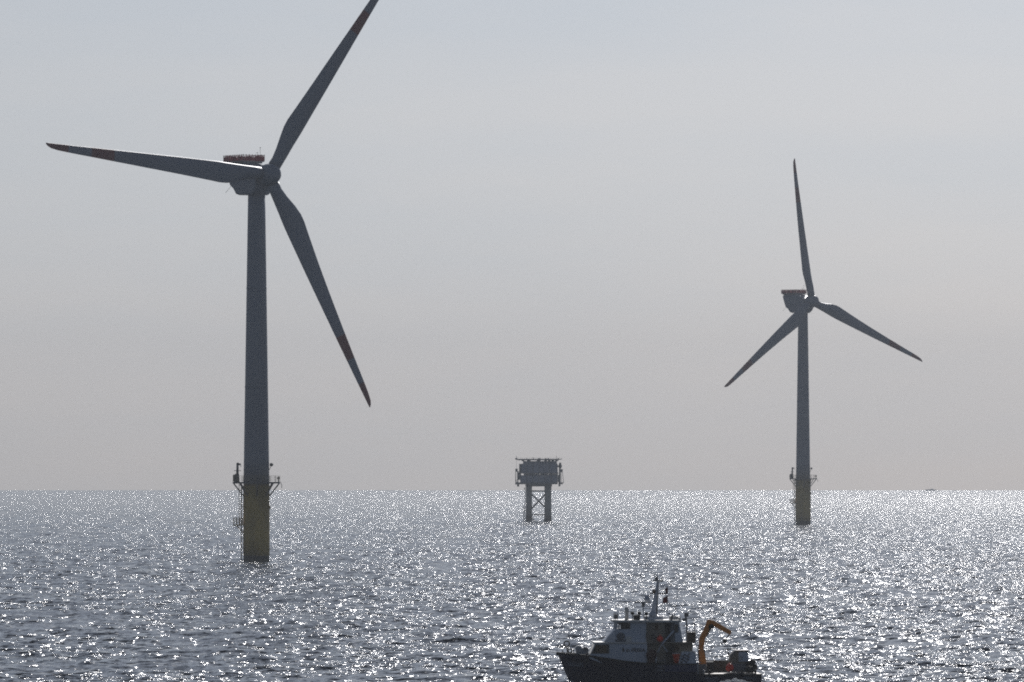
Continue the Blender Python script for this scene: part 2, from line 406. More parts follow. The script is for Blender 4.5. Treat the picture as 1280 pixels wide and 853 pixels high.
    for x in (-4.12, -3.6, -3.05, -2.55):
        for y in (-1.25, .65): rr.tube((x, y, zr), (x, y, zr + 1.2), .06, n=6)
    for h in (.45, .85, 1.2):
        rr.tube((-4.12, -1.25, zr + h), (-2.5, -1.25, zr + h), .05, n=6).tube((-4.12, .65, zr + h), (-2.5, .65, zr + h), .05, n=6).tube((-4.12, -1.25, zr + h), (-4.12, .65, zr + h), .05, n=6)
    rr.build('railing', M['steel_y'], rp)
    for yy in (-1.0, .4): MB().tube((-3.6, yy, zr - .2), (-2.38, yy * .4, zr - 1.5), .1, n=6).build('bracket', M['steel_y'], rp)
    # nacelle: local frame with the rotor axis along -Y
    yaw = R(yaw_deg)
    nx = (hub_px - base_px) / s - OVERHANG * math.sin(yaw)      # small correction of the head over the tower
    head = empty('nacelle_frame', (nx * 0, 0, HUB_Z), yaw, root)
    bpy.data.objects.remove(head)
    Hm = Matrix.Translation((0, 0, HUB_Z)) @ Matrix.Rotation(yaw, 4, 'Z')
    def put(o, m): o.matrix_local = m; return o
    # side outline: a = forward distance (towards the hub), z
    prof = [(1.0, 2.1), (-1.6, 2.62), (-7.5, 2.62), (-7.75, 2.3), (-7.0, .3), (-6.3, -1.35), (-5.3, -1.95), (-4.3, -3.0), (-3.6, -3.15), (1.2, -3.25), (2.3, -2.6), (2.9, -1.7), (2.9, 1.2)]
    nb = MB(); hw = 1.95
    rings = []
    for w, kz in ((-hw, .86), (-hw * .93, .97), (-hw * .75, 1.0), (hw * .75, 1.0), (hw * .93, .97), (hw, .86)):
        rings.append([nb.bm.verts.new((w, -a * (1 if kz == 1 else .985), (z + .25) * kz - .25)) for a, z in prof])
    for i in range(5):
        for j in range(len(prof)):
            nb.bm.faces.new((rings[i][j], rings[i][(j + 1) % len(prof)], rings[i + 1][(j + 1) % len(prof)], rings[i + 1][j]))
    nb.bm.faces.new(rings[0]); nb.bm.faces.new(rings[-1][::-1])
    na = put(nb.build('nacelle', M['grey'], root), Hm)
    hp = MB(); py0, py1, pw = 7.95, 1.0, 2.25                     # hoist platform over the rear
    hp.box((0, (py0 + py1) / 2, 2.98), (2 * pw, py0 - py1, .12))
    for yy in np.linspace(py1 + .4, py0 - .4, 5): hp.box((0, yy, 2.78), (2 * pw - .5, .16, .27))
    hp = put(hp.build('hoist_platform', M['galv'], root), Hm)
    rr = MB(); zt = 4.15; z0 = 3.04
    def fence(a, b):
        a, b = Vector(a), Vector(b); n = max(2, int((b - a).length / .62)); ang = math.atan2((b - a).y, (b - a).x)
        for k in range(n + 1):
            p = a.lerp(b, k / n); rr.box((p.x, p.y, (z0 + zt) / 2 + .06), (.1, .1, zt - z0 + .12), ang)
        for h, th in ((.12, .2), (.6, .07), (1.05, .1)):
            p = (a + b) / 2; rr.box((p.x, p.y, z0 + h), ((b - a).length, .06, th), ang)
        for k in range(n):
            if (k * 7 + 3) % 4 != 0:
                p = a.lerp(b, (k + .5) / n); rr.box((p.x, p.y, z0 + .5), ((b - a).length / n * (.9 if k % 3 else .45), .03, .78), ang)
    fence((-pw, py1, 0), (-pw, py0, 0)); fence((pw, py1, 0), (pw, py0, 0)); fence((-pw, py0, 0), (pw, py0, 0)); fence((-pw, py1, 0), (pw, py1, 0))
    rr.build('railing', M['railred'], hp)
    MB().box((-1.0, py1 + 3.0, 3.55), (1.1, .7, .8)).build('white_cabinet', M['plat_w'], hp)
    MB().tube((pw - .4, py1 + .8, 3.0), (pw - .4, py1 + .8, 5.5), .03, n=5).ball((pw - .4, py1 + .8, 5.55), .1, n=8).tube((pw - 1.2, py1 + .5, 3.0), (pw - 1.2, py1 + .5, 4.7), .03, n=5).box((pw - 1.2, py1 + .5, 4.6), (.5, .05, .05)).build('wind_sensor_mast', M['steel'], hp)
    MB().tube((-1.4, 6.4, -1.2), (-1.9, 7.9, -2.6), .03, n=5).build('dangling_rope', M['steel'], na)
    # rotor
    hubp = Hm @ Matrix.Rotation(-TILT, 4, 'X') @ Matrix.Translation((0, -OVERHANG, .0))
    hb = MB(); hb.lathe([(.5, -2.35), (1.15, -2.1), (1.65, -1.55), (1.95, -.7), (2.02, .1), (1.95, 1.0), (1.75, 1.5)], n=36, axis='Y')
    hub = put(hb.build('hub', M['grey'], root), hubp)
    centre = Vector(base) + hubp.translation
    right = hubp.to_3x3() @ Vector((1, 0, 0)); up = hubp.to_3x3() @ Vector((0, 0, 1)); fwd = hubp.to_3x3() @ Vector((0, -1, 0))
    for tx, ty, L in tips:
        # the blade's azimuth (and length, where the tip is in frame) follow from where its tip is seen
        best = None
        for i in range(7200):
            a = i / 7200 * 2 * math.pi
            v = (right * math.cos(a) + up * math.sin(a)) * math.cos(CONE) + fwd * math.sin(CONE)
            for LL in ([L] if L else np.linspace(44.5, 49.0, 19)):
                p = centre + v * float(LL) + fwd * 1.15          # prebend
                px = 640 + FOC * p.x / p.y; py = LEVEL - FOC * (p.z - CAM_H) / p.y
                e = (px - tx) ** 2 + (py - ty) ** 2
                if best is None or e < best[0]: best = (e, a, float(LL))
        e, a, LL = best
        print('blade', label[:12], round(math.degrees(a), 1), LL, round(e ** .5, 1))
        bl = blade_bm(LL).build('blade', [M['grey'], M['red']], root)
        # local: Z out along the blade, -Y to the wind, X = clockwise side seen from upwind
        mxr = Matrix.Rotation(math.pi / 2 - a, 4, 'Y')
        bl.matrix_local = hubp @ mxr @ Matrix.Rotation(CONE, 4, 'X')
    return root
wind_turbine('largest grey wind turbine, left in the picture, its upper blade cut off by the frame', 320.6, 703, 337, 33,
             [(57, 180, None), (463, 509, None), (474 + 24, -42, 46.5)], (2.36, 1.57), True)
wind_turbine('smaller hazy grey wind turbine right of the offshore platform, one blade pointing straight up', 1003.8, 656, 1012, 38,
             [(993, 198, None), (1153, 452, None), (904, 485, None)], (2.26, 1.52), True)

# ------------------------------------------------------------------ offshore substation
def substation():
    d = sea_depth(652); s = FOC / d; cx = 673.5
    root = empty('offshore_platform', (at(cx, 652, d).x, d, 0))
    tag(root, 'grey offshore platform with boxy topside on legs, standing between the two wind turbines', 'offshore platform')
    X = lambda px: (px - cx) / s
    Z = lambda py: (652 - py) / s
    yf, yb = -5.0, 5.0
    lg = [(661.2, 7.6), (684.9, 8.6)]
    for y in (-3.3, 3.3):
        for px, w in lg:
            r = w / s / 2
            MB().lathe([(r, -2.2), (r, Z(608.3) - .01)], c=(X(px), y, 0), n=24).lathe([(r + .05, -2.2), (r + .05, 1.9)], c=(X(px), y, 0), n=24, mi=1).build('leg', [M['concrete'], M['algae']], root)
    xl, xr = X(661.2), X(684.9)
    for y in (-3.3, 3.3):
        for a, b, t in (((xl, Z(614)), (xr, Z(614)), .22), ((xl, Z(643.6)), (xr, Z(643.6)), .22), ((xl + .9, Z(618)), (xr - .9, Z(634.5)), .25), ((xr - .9, Z(618)), (xl + .9, Z(636)), .25), ((xl + .9, Z(647)), (X(669.5), Z(653)), .2), ((xr - .9, Z(648.5)), (X(678.5), Z(653)), .2)):
            MB().tube((a[0], y, a[1]), (b[0], y, b[1]), t, n=8).build('brace', M['module_d'], root)
    for px in (661.2, 684.9):
        MB().tube((X(px), -3.3, Z(630)), (X(px), 3.3, Z(616)), .17, n=8).build('brace', M['module_d'], root)
    # cellar deck and modules
    b = MB(); b.box(((X(656.8) + X(690)) / 2, 0, (Z(608.3) + Z(605.6)) / 2), (X(690) - X(656.8), 8.6, Z(605.6) - Z(608.3))); b.build('underdeck', M['module_d'], root)
    b = MB(); b.box(((X(644.5) + X(697)) / 2, 0, (Z(605.6) + Z(603.2)) / 2), (X(697) - X(644.5), 10.6, Z(603.2) - Z(605.6) - .004)); cd = b.build('cellar_deck', M['module_d'], root)
    MB().box((X(647.6), -4.2, Z(606.9)), (.7, .9, .8)).build('sump_tank', M['module_d'], cd)
    MB().tube((X(699.2), -3.8, Z(603)), (X(699.2), -3.8, Z(608.2)), .32, n=10).build('drain_pipe', M['galv'], cd)
    def module(name, x0, x1, y0, y1, yy, ribs, m):
        b = MB(); b.box(((X(x0) + X(x1)) / 2, 0, (Z(y0) + Z(y1)) / 2), (X(x1) - X(x0), 2 * yy, Z(y0) - Z(y1)))
        o = b.build(name, m, root)
        for px in ribs:
            MB().box((X(px), -yy - .06, (Z(y0) + Z(y1)) / 2), (.18, .13, Z(y0) - Z(y1) - .05)).build('column', M['module_d'], o)
        return o
    lo = module('lower_module', 650.2, 696.8, 594.2, 603.2, 4.8, (650.8, 658, 666, 673.5, 681.5, 689, 696.2), M['module'])
    mdk = MB(); mdk.box(((X(649) + X(698)) / 2, 0, (Z(592.2) + Z(591.2)) / 2), (X(698) - X(649), 10.8, Z(591.2) - Z(592.2))); mdk = mdk.build('main_deck', M['module_d'], root)
    for px in (650.5, 655.5, 661.5, 668, 673, 678, 684, 689.5, 696.3):
        for y in (-4.9, 4.9):
            MB().box((X(px), y, (Z(594.2) + Z(592.2)) / 2), (.5, .3, Z(592.2) - Z(594.2))).build('post', M['module_d'], mdk)
    eq = MB()
    for px0, px1, h in ((656.5, 667.8, .535), (668.2, 674.5, .50), (674.9, 684.8, .535), (685.3, 695.5, .51)):
        eq.box(((X(px0) + X(px1)) / 2, -1.0, Z(594.2) + h / 2), (X(px1) - X(px0), 4.5, h))
    eq.build('pipework', M['module'], lo)
    up = module('upper_module', 651, 697, 580, 591.2, 4.6, (651.5, 658, 666, 674, 686.5, 696.5), M['module'])
    MB().box(((X(653.8) + X(696)) / 2, 0, (Z(580) + Z(576.7)) / 2), (X(696) - X(653.8), 8.4, Z(576.7) - Z(580) - .004)).build('penthouse', M['module'], up)
    rd = MB()
    rd.prism([(X(644), Z(574.6)), (X(648.5), Z(575.6)), (X(697), Z(575.6)), (X(702.8), Z(574.3)), (X(702.8), Z(574.0)), (X(644), Z(574.0))], -6.2, 6.2)
    rd = rd.build('roof_deck', M['module_d'], root)
    for px in (653.8, 660.5, 661.5, 672.5, 673.8, 682, 686.5, 691, 695.8):
        for y in (-4.4, 4.4):
            MB().box((X(px), y, (Z(576.7) + Z(575.6)) / 2), (.9, .3, Z(575.6) - Z(576.7) - .006)).build('post', M['module_d'], rd)
    for px, h, w in ((645.6, 4.0, .1), (666.6, 1.9, .3), (658.5, .8, .3), (674.3, 1.0, .8), (682.3, .9, .5), (685.4, .9, .5), (695.5, 4.2, .12), (698, 1.0, .3), (645.2, 1.0, .7)):
        MB().box((X(px), -2.0 + (px % 3), Z(574.0) + h / s / 2), (max(w, .12), max(w, .12), h / s)).build('antenna' if w < .2 else 'roof_fitting', M['module_d'], rd)
    rl = MB()
    for x in np.linspace(X(645), X(702), 22):
        rl.tube((x, -6.0, Z(574)), (x, -6.0, Z(574) + .35), .03, n=5)
    rl.tube((X(645), -6.0, Z(574) + .35), (X(702), -6.0, Z(574) + .35), .03, n=5); rl.build('railing', M['module_d'], rd)
    # left stair frame, right crane and its frames
    st = MB()
    for px, y0, y1, t in ((644.6, 590, 606, .12), (647.2, 589, 606, .2), (650, 580, 592, .3)):
        st.tube((X(px), -4.6, Z(y1)), (X(px), -4.6, Z(y0)), t, n=6)
    st.box((X(645.6), -4.6, Z(588.0)), (.8, .8, 1.0)).box((X(646), -4.6, Z(605)), (1.1, 1.0, .35)).tube((X(644.2), -4.6, Z(597)), (X(646.5), -4.6, Z(605)), .08, n=6)
    st.tube((X(645.6), -4.6, Z(586)), (X(645.6), -4.6, Z(575.4)), .04, n=5).box((X(649.5), -4.6, Z(589.3)), (2.6, .8, .12)).box((X(649.3), -4.6, Z(595.2)), (.8, .5, 2.6))
    st.build('stair_frame', M['module_d'], root)
    cr = MB()
    cr.tube((X(699.6), -4.4, Z(605)), (X(699.6), -4.4, Z(579.4)), .28, n=10).ball((X(700), -4.4, Z(583)), .62, (1, 1, 1.25)).box((X(700.2), -4.4, Z(579.8)), (.6, .6, .7)).box((X(698.2), -4.4, Z(583)), (.7, .6, .5))
    cr.box((X(701.6), -4.4, Z(588.5)), (.9, .8, 1.0)).tube((X(702.6), -4.4, Z(588)), (X(704.4), -4.4, Z(603.5)), .1, n=6).tube((X(701.3), -4.4, Z(589)), (X(701.6), -4.4, Z(604)), .09, n=6).tube((X(699.8), -4.4, Z(604.3)), (X(704.4), -4.4, Z(603.4)), .17, n=6).box((X(701.8), -4.4, Z(604.6)), (.8, .8, .5)).box((X(698.6), -4.4, Z(598.5)), (.9, .8, 2.4))
    cr.build('pedestal_crane', M['module_d'], root)
    ld = MB()
    for px in (654.4, 656.0): ld.tube((X(px), -4.2, -1), (X(px), -4.2, Z(633)), .09, n=6)
    for k in range(14): ld.tube((X(654.4), -4.2, .3 + k * .36), (X(656.0), -4.2, .3 + k * .36), .05, n=5)
    ld.tube((X(656), -4.2, Z(640)), (X(658), -3.6, Z(640)), .08, n=6).tube((X(656), -4.2, Z(648)), (X(658), -3.6, Z(648)), .08, n=6)
    ld.tube((X(656.3), -3.9, Z(640)), (X(656.3), -3.9, Z(609)), .1, n=6).box((X(655.8), -3.9, Z(611.2)), (.35, .4, .35))
    ld.build('ladder', M['module_d'], root)
    return root
substation()

# ------------------------------------------------------------------ survey boat
BOAT_D = sea_depth(852.5); BS = FOC / BOAT_D; BX0 = 824.0
bx = lambda px: (px - BX0) / BS
bz = lambda py: (852.5 - py) / BS
boat_pos = Vector((at(BX0, 852, BOAT_D).x, BOAT_D, 0))
BYAW = R(2.0)
boat = empty('survey_boat', boat_pos, BYAW)
tag(boat, 'dark blue boat with grey white wheelhouse, mast and orange deck crane in the foreground', 'boat')
def bworld(x, y, z): return Matrix.Translation(boat_pos) @ Matrix.Rotation(BYAW, 4, 'Z') @ Vector((x, y, z))
def hull():
    # x, half beam at rail, half beam at waterline, rail height, x of waterline point
    st = [(-7.92, .06, .02, 2.26, -7.02), (-7.5, .75, .22, 2.22, -6.75), (-6.7, 1.45, .62, 2.15, -6.15), (-5.6, 1.98, 1.15, 2.06, -5.25), (-4.2, 2.32, 1.7, 1.86, -4.05), (-2.8, 2.46, 2.05, 1.63, -2.75), (-1.1, 2.5, 2.25, 1.47, -1.1), (.8, 2.5, 2.32, 1.43, .8), (bx(868.5), 2.5, 2.34, 1.41, bx(868.5)), (bx(869.3), 2.5, 2.34, .70, bx(869.3)), (5.2, 2.47, 2.3, .69, 5.2), (bx(949.5), 2.38, 2.2, .66, bx(949.5))]
    s = MB(); rows = []
    for xr, br, bw, zr, xw in st:
        row = []
        for f in (0, .28, .62, .9, 1.0):
            z = zr * f; k = f ** 1.25; row.append((xw + (xr - xw) * f, bw + (br - bw) * k + (.05 if f == 1.0 else 0), z))
        kx = xw + (.5 if xw < -5 else 0); row = [(kx, .03, -1.1), (xw, bw * .75, -.7)] + row
        rows.append(row)
    for sgn in (-1, 1):
        V = [[s.bm.verts.new((x, sgn * y, z)) for x, y, z in row] for row in rows]
        for i in range(len(V) - 1):
            for j in range(len(V[0]) - 1):
                f = s.bm.faces.new((V[i][j], V[i + 1][j], V[i + 1][j + 1], V[i][j + 1])); f.smooth = i != 8
        if sgn == -1: A = V
        else: B = V
    for j in range(len(A[0]) - 1):                                # transom and stem
        s.bm.faces.new((A[-1][j], B[-1][j], B[-1][j + 1], A[-1][j + 1]))
        s.bm.faces.new((B[0][j], A[0][j], A[0][j + 1], B[0][j + 1]))
    return s.build('hull', M['navy'], boat), st
hull_o, ST = hull()
dk = MB()
fr = [r for r in ST if r[0] < bx(868.9)]
for i in range(len(fr) - 1):
    a, b = fr[i], fr[i + 1]; dz = .42
    q = [(a[0], -a[1] * .93, a[3] - dz), (b[0], -b[1] * .97, b[3] - dz), (b[0], b[1] * .97, b[3] - dz), (a[0], a[1] * .93, a[3] - dz)]
    dk.bm.faces.new([dk.bm.verts.new(p) for p in q])
dk.box(((bx(868) + bx(949.2)) / 2, 0, .64), (bx(949.2) - bx(868), 4.8, .1))
dk.build('deck', M['deck'], boat)
# rubbing strake, rail cap
gw = MB()
for i in range(len(fr) - 1):
    a, b = fr[i], fr[i + 1]
    for sg in (-1, 1):
        gw.tube((a[0], sg * (a[1] + .03), a[3] + .02), (b[0], sg * (b[1] + .03), b[3] + .02), .075, n=6)
gw.box((bx(698.5), 0, bz(817.2)), (.42, .5, .26)); gw.build('bow_rail', M['black'], boat)
for sg in (-1, 1): MB().box((bx(909), sg * 2.47, .6), (bx(949) - bx(870), .12, .13)).build('rubbing_strake', M['black'], boat)
cap = MB()
for p0, p1, z in ((713, 720, 2.21), (722, 730, 2.16), (732, 737.5, 2.11)):
    cap.box(((bx(p0) + bx(p1)) / 2, 1.6, z), (bx(p1) - bx(p0), .25, .09))
cap.build('bulwark_cap', M['roofw'], boat)
for px in (731.5, 733.6): MB().tube((bx(px), -1.75, 1.7), (bx(px), -1.75, bz(816)), .05, n=8).build('bollard', M['black'], boat)
# topside strip (lighter navy), aft panel with three waves
tp = MB(); tp.box(((bx(828) + bx(868.3)) / 2, -2.575, (bz(830.2) + bz(839)) / 2), (bx(868.3) - bx(828), .05, bz(830.2) - bz(839))); tp.build('side_plate', M['navy_l'], boat)
wp = MB(); wp.prism([(bx(845.5), bz(829.6)), (bx(849.5), bz(814.2)), (bx(866.8), bz(814.2)), (bx(868.3), bz(829.6))], -2.54, -2.46); wp = wp.build('bulwark_panel', M['white'], boat)
MB().box(((bx(849.5) + bx(866.8)) / 2, -2.5, bz(814.2) + .03), (bx(866.8) - bx(849.5), .12, .06)).build('rail_cap', M['roofw'], wp)
wv = MB()
for zc in (818.4, 822.0, 825.6):
    pts = []
    for k in range(25):
        u = k / 24; px = 848.8 + 11.4 * u - (zc - 818.4) * .16; pts.append((bx(px), bz(zc) + .085 * math.sin(u * 4 * math.pi + 2.6) + .06 * (u - .5)))
    for k in range(24):
        (x0, z0), (x1, z1) = pts[k], pts[k + 1]
        vs = [wv.bm.verts.new(p) for p in ((x0, -2.548, z0 - .06), (x1, -2.548, z1 - .06), (x1, -2.548, z1 + .06), (x0, -2.548, z0 + .06))]; wv.bm.faces.new(vs)
wv.build('wave_emblem', M['letter'], wp)
# lower deckhouse
dh = MB(); dh.prism([(bx(735), bz(822)), (bx(742.5), bz(803.6)), (bx(807), bz(803.6)), (bx(807), bz(832)), (bx(760), bz(832))], -2.05, 2.05)
dh = dh.build('deckhouse', M['white'], boat)
MB().box(((bx(741) + bx(807)) / 2, 0, bz(803.6) + .05), (bx(807) - bx(741), 4.3, .1)).build('roof', M['roofw'], dh)
wi = MB(); wi.prism([(bx(737.7), bz(816.2)), (bx(743), bz(805)), (bx(759.7), bz(805)), (bx(759.7), bz(816.2))], -2.075, -2.03); wi = wi.build('window', M['glass'], dh)
MB().box((bx(750), -2.078, bz(810.5)), (bx(757) - bx(744), .01, .5)).build('curtain', M['brown'], wi)
fw = MB(); fw.prism([(bx(736.6), bz(817)), (bx(741.6), bz(805.2)), (bx(742.2), bz(805.2)), (bx(737.2), bz(817))], -1.6, 1.6); fw.build('window', M['glass'], dh)
me = text_mesh('in FRISIA', .42, .008, .15, .006)
tx = bpy.data.objects.new('lettering', me); C.objects.link(tx); me.materials.append(M['letter']); tx.parent = dh
tx.location = (bx(780.5), -2.075, bz(814.1)); tx.rotation_euler = (R(90), 0, 0)
xs = [v.co.x for v in me.vertices]; tx.scale = ((bx(804) - bx(780.5)) / (max(xs) - min(xs)), 1, 1)
MB().prism([(bx(776.2), bz(814)), (bx(776.4), bz(809.5)), (bx(777.3), bz(808.6)), (bx(778.3), bz(809.5)), (bx(778.5), bz(814))], -2.085, -2.06).build('emblem', M['black'], dh)
# aft, set-in deckhouse
ah = MB(); ah.prism([(bx(807.05), bz(835)), (bx(807.05), bz(803.4)), (bx(864.5), bz(803.4)), (bx(864.5), bz(835))], -1.35, 1.9); ah = ah.build('aft_deckhouse', M['tan'], boat)  # shade under the overhang is put into the tan colour
MB().box(((bx(807) + bx(866)) / 2, .1, bz(803.4) + .04), (bx(866) - bx(807), 4.1, .08)).build('roof', M['tan'], ah)
MB().box((bx(836.5), -1.38, bz(818)), (bx(842) - bx(831), .06, 1.3)).build('door', M['black'], ah)
MB().box((bx(842.5), -1.37, bz(809)), (bx(847) - bx(837), .04, .45)).build('locker_panel', M['brown'], ah)
# wheelhouse
wh = MB(); wh.prism([(bx(752), bz(802.9)), (bx(767.6), bz(786)), (bx(786.5), bz(786)), (bx(786.5), bz(777.4)), (bx(847.5), bz(777.4)), (bx(852.3), bz(802.4)), (bx(808), bz(802.4)), (bx(806.9), bz(802.9))], -1.7, 1.7)
wh = wh.build('wheelhouse', [M['white']], boat)
MB().box(((bx(806.3) + bx(829)) / 2, -1.72, (bz(778) + bz(802.3)) / 2), (bx(829) - bx(806.3), .05, bz(778) - bz(802.3))).build('side_panel', M['tan'], wh)  # shaded stretch under the roof overhang, put in as a tan plate
MB().box(((bx(829.3) + bx(836.5)) / 2, -1.72, (bz(778) + bz(802.3)) / 2), (bx(836.5) - bx(829.3), .06, bz(778) - bz(802.3))).build('door', M['black'], wh)
MB().box(((bx(837) + bx(842)) / 2, -1.71, (bz(778) + bz(802.3)) / 2), (bx(842) - bx(837), .04, bz(778) - bz(802.3))).build('side_panel', M['greyd'], wh)
MB().box((bx(844), -1.72, bz(785)), (bx(846) - bx(841.5), .05, .62)).build('window', M['glass'], wh)
MB().box((bx(819), -1.75, bz(783)), (bx(821.5) - bx(817.2), .03, .46)).build('window', M['brown'], wh)
rf = MB(); rf.box(((bx(764.8) + bx(849.5)) / 2, 0, bz(776)), (bx(849.5) - bx(764.8), 3.9, .17)); rf = rf.build('roof', M['roofw'], wh)
# glazed front of the wheelhouse: thin pillars with panes between them, so the sea shows through
for y in (-1.68, -.6, .55, 1.68):
    MB().tube((bx(768.4), y, bz(786)), (bx(769.6), y, bz(777.2)), .05, n=6).build('window_pillar', M['white'], wh)
for y in (-1.68, 1.68):
    for px in (772.2, 777.5): MB().tube((bx(px), y, bz(786)), (bx(px), y, bz(777.2)), .05, n=6).build('window_pillar', M['black'], wh)
    MB().box(((bx(777.6) + bx(786.4)) / 2, y, (bz(778) + bz(785.6)) / 2), (bx(786.4) - bx(777.6), .03, bz(778) - bz(785.6))).build('window', M['glass'], wh)
    MB().box(((bx(772.4) + bx(777.4)) / 2, y, (bz(778.2) + bz(780.6)) / 2), (bx(777.4) - bx(772.4), .03, bz(778.2) - bz(780.6))).build('window_blind', M['black'], wh)
MB().box((bx(781.5), .2, bz(783.2)), (.45, 2.4, .42)).build('console', M['black'], wh)
MB().box((bx(784.3), -1.72, bz(799)), (bx(787.6) - bx(781), .05, bz(795) - bz(802.6))).build('hatch', M['roofw'], wh)
for px, py in ((806.6, 794), (813.5, 796)): MB().box((bx(px), -1.76, bz(py)), (.09, .05, .4)).build('handrail', M['black'], wh)
MB().tube((bx(816.2), -1.8, bz(802)), (bx(816.2), -1.8, bz(792)), .04, n=6).tube((bx(813.6), -1.8, bz(792)), (bx(816.2), -1.8, bz(792)), .04, n=6).build('handrail', M['greyd'], wh)
MB().prism([(bx(753), bz(802.8)), (bx(766.8), bz(788)), (bx(767.6), bz(802.8))], -1.73, -1.69).build('front_panel', M['mastw'], wh)
# mast
ms = MB()
ms.box((bx(817), 0, bz(772.3)), (bx(829) - bx(806), 1.4, .3)).prism([(bx(812.4), bz(770.6)), (bx(819.6), bz(770.6)), (bx(822.9), bz(726)), (bx(821.2), bz(726))], -.2, .2)
mast = ms.build('mast', M['mastw'], boat)
MB().prism([(bx(819.65), bz(770)), (bx(821.2), bz(770)), (bx(823.4), bz(726.5)), (bx(822.95), bz(726.5))], -.22, .22).build('mast_shaded_face', M['black'], mast)  # shade of the mast's right face, put in as a black strip
MB().tube((bx(812.3), 0, bz(741.9)), (bx(834), 0, bz(742.1)), .055, n=8).tube((bx(816.2), 0, bz(725.8)), (bx(828.5), 0, bz(726.6)), .05, n=8).tube((bx(821.8), 0, bz(727)), (bx(821.5), 0, bz(720.6)), .06, n=8).box((bx(820.2), 0, bz(723.4)), (.22, .2, .22)).box((bx(827.6), 0, bz(724.2)), (.1, .1, .22)).build('crosstree', M['greyd'], mast)
MB().ball((bx(817.2), -.25, bz(739.2)), .15).tube((bx(817.2), -.25, bz(739)), (bx(818.2), -.1, bz(742)), .05, n=6).build('mast_lamp', M['brown'], mast)
MB().box((bx(803.3), -.15, bz(753)), (bx(813.8) - bx(793), .16, .1)).tube((bx(804), -.1, bz(753.5)), (bx(804), -.1, bz(758.5)), .13, n=8).build('radar_scanner', M['greyd'], mast)
MB().tube((bx(803.3), -.1, bz(758)), (bx(805), -.1, bz(774)), .06, n=6).tube((bx(803), -.1, bz(760.5)), (bx(813.2), 0, bz(761)), .05, n=6).build('radar_post', M['mastw'], mast)
MB().box((bx(807.3), .3, bz(744.8)), (bx(813.4) - bx(801.4), .14, .09)).ball((bx(808.8), .25, bz(748.5)), .24, (1, 1, .95)).tube((bx(808.8), .2, bz(751)), (bx(813.5), .1, bz(751)), .06, n=6).build('satellite_dome', M['mastw'], mast)
MB().tube((bx(834.8), 0, bz(733.4)), (bx(834.2), 0, bz(771)), .014, n=5).tube((bx(821.8), 0, bz(723)), (bx(845.5), 0, bz(774)), .012, n=5).build('halyard', M['greyd'], mast)
MB().ball((bx(815.2), -.5, bz(768.8)), .3, (1, 1, 1)).tube((bx(815.2), -.5, bz(775)), (bx(815.2), -.5, bz(769)), .16, n=10).build('compass_dome', M['white'], mast)
# things fixed on the wheelhouse roof
MB().box((bx(795.2), -.8, bz(771.8)), (bx(799.2) - bx(791.2), .5, bz(768.8) - bz(775.2))).build('vent_box', M['black'], rf)
for px, y, py in ((789.8, -.9, 766.6), (798.4, -.7, 766.3), (807, -1.0, 767)):
    MB().ball((bx(px), y, bz(py)), .13, (1.15, 1, 1)).tube((bx(px), y, bz(py)), (bx(px), y, bz(775.2)), .035, n=6).build('floodlight', M['black'], rf)
MB().lathe([(.16, bz(775.2)), (.13, bz(770)), (.13, bz(766)), (.17, bz(764)), (.17, bz(760)), (.1, bz(758.6))], c=(bx(782.6), -.9, 0), n=12).build('searchlight_post', M['roofw'], rf)
rr = MB()
for px in (766.3, 768.4, 771): rr.tube((bx(px), -1.3, bz(775.2)), (bx(px), -1.3, bz(766)), .03, n=6)
rr.tube((bx(766.3), -1.3, bz(766.3)), (bx(771), -1.3, bz(766.6)), .03, n=6).box((bx(769), -1.0, bz(770.8)), (.22, .3, .35)); rr.build('horn_bracket', M['greyd'], rf)
rr = MB()
for px in (836, 848): rr.tube((bx(px), -1.6, bz(775)), (bx(px), -1.6, bz(770)), .03, n=6)
rr.tube((bx(836), -1.6, bz(770.2)), (bx(848), -1.6, bz(770.2)), .03, n=6); rr.build('roof_rail', M['roofw'], rf)
MB().box((bx(842.3), 0, bz(772.6)), (bx(848) - bx(837), 1.2, .28)).build('roof_locker', M['roofw'], rf)
MB().tube((bx(836.2), -1.7, bz(783)), (bx(838.6), -1.7, bz(769.5)), .06, n=6).ball((bx(838.6), -1.7, bz(769.3)), .08, n=8).build('boat_hook', M['black'], rf)
MB().tube((bx(843), .8, bz(776)), (bx(850), .8, bz(725)), .02, .01, n=5).build('whip_antenna', M['greyd'], rf)
MB().box((bx(848.6), -1.3, bz(774)), (.16, .3, .18)).build('deck_light', M['black'], rf)
# canvas covered raft on the deckhouse roof, stairs, poles
MB().ball((bx(774.5), -1.45, bz(795)), .58, (1.0, .55, .86), n=20).box((bx(774.5), -1.45, bz(801)), (1.05, .5, .3)).build('raft_canister', M['greyd'], boat)
st = MB(); st.box(((bx(840.5) + bx(826)) / 2, -1.95, (bz(787.5) + bz(804)) / 2), (1.35, .1, .12), 0, -math.atan2(bz(787.5) - bz(804), bx(840.5) - bx(826)))
st.tube((bx(826), -1.95, bz(803.5)), (bx(820), -1.95, bz(815)), .04, n=6); st.build('stair_rail', M['white'], boat)
MB().tube((bx(826.2), -2.1, bz(805.6)), (bx(832.2), -2.1, bz(814.2)), .075, n=6).build('stair_rail', M['galv'], boat)
MB().tube((bx(817.8), -2.2, bz(830)), (bx(818.2), -2.2, bz(817)), .075, n=8).build('stanchion', M['white'], boat)
MB().tube((bx(819.5), -2.3, bz(825)), (bx(829.5), -2.3, bz(824.6)), .05, n=6).tube((bx(829.5), -2.3, bz(824.6)), (bx(829.5), -2.3, bz(830)), .04, n=6).build('side_rail', M['greyd'], boat)
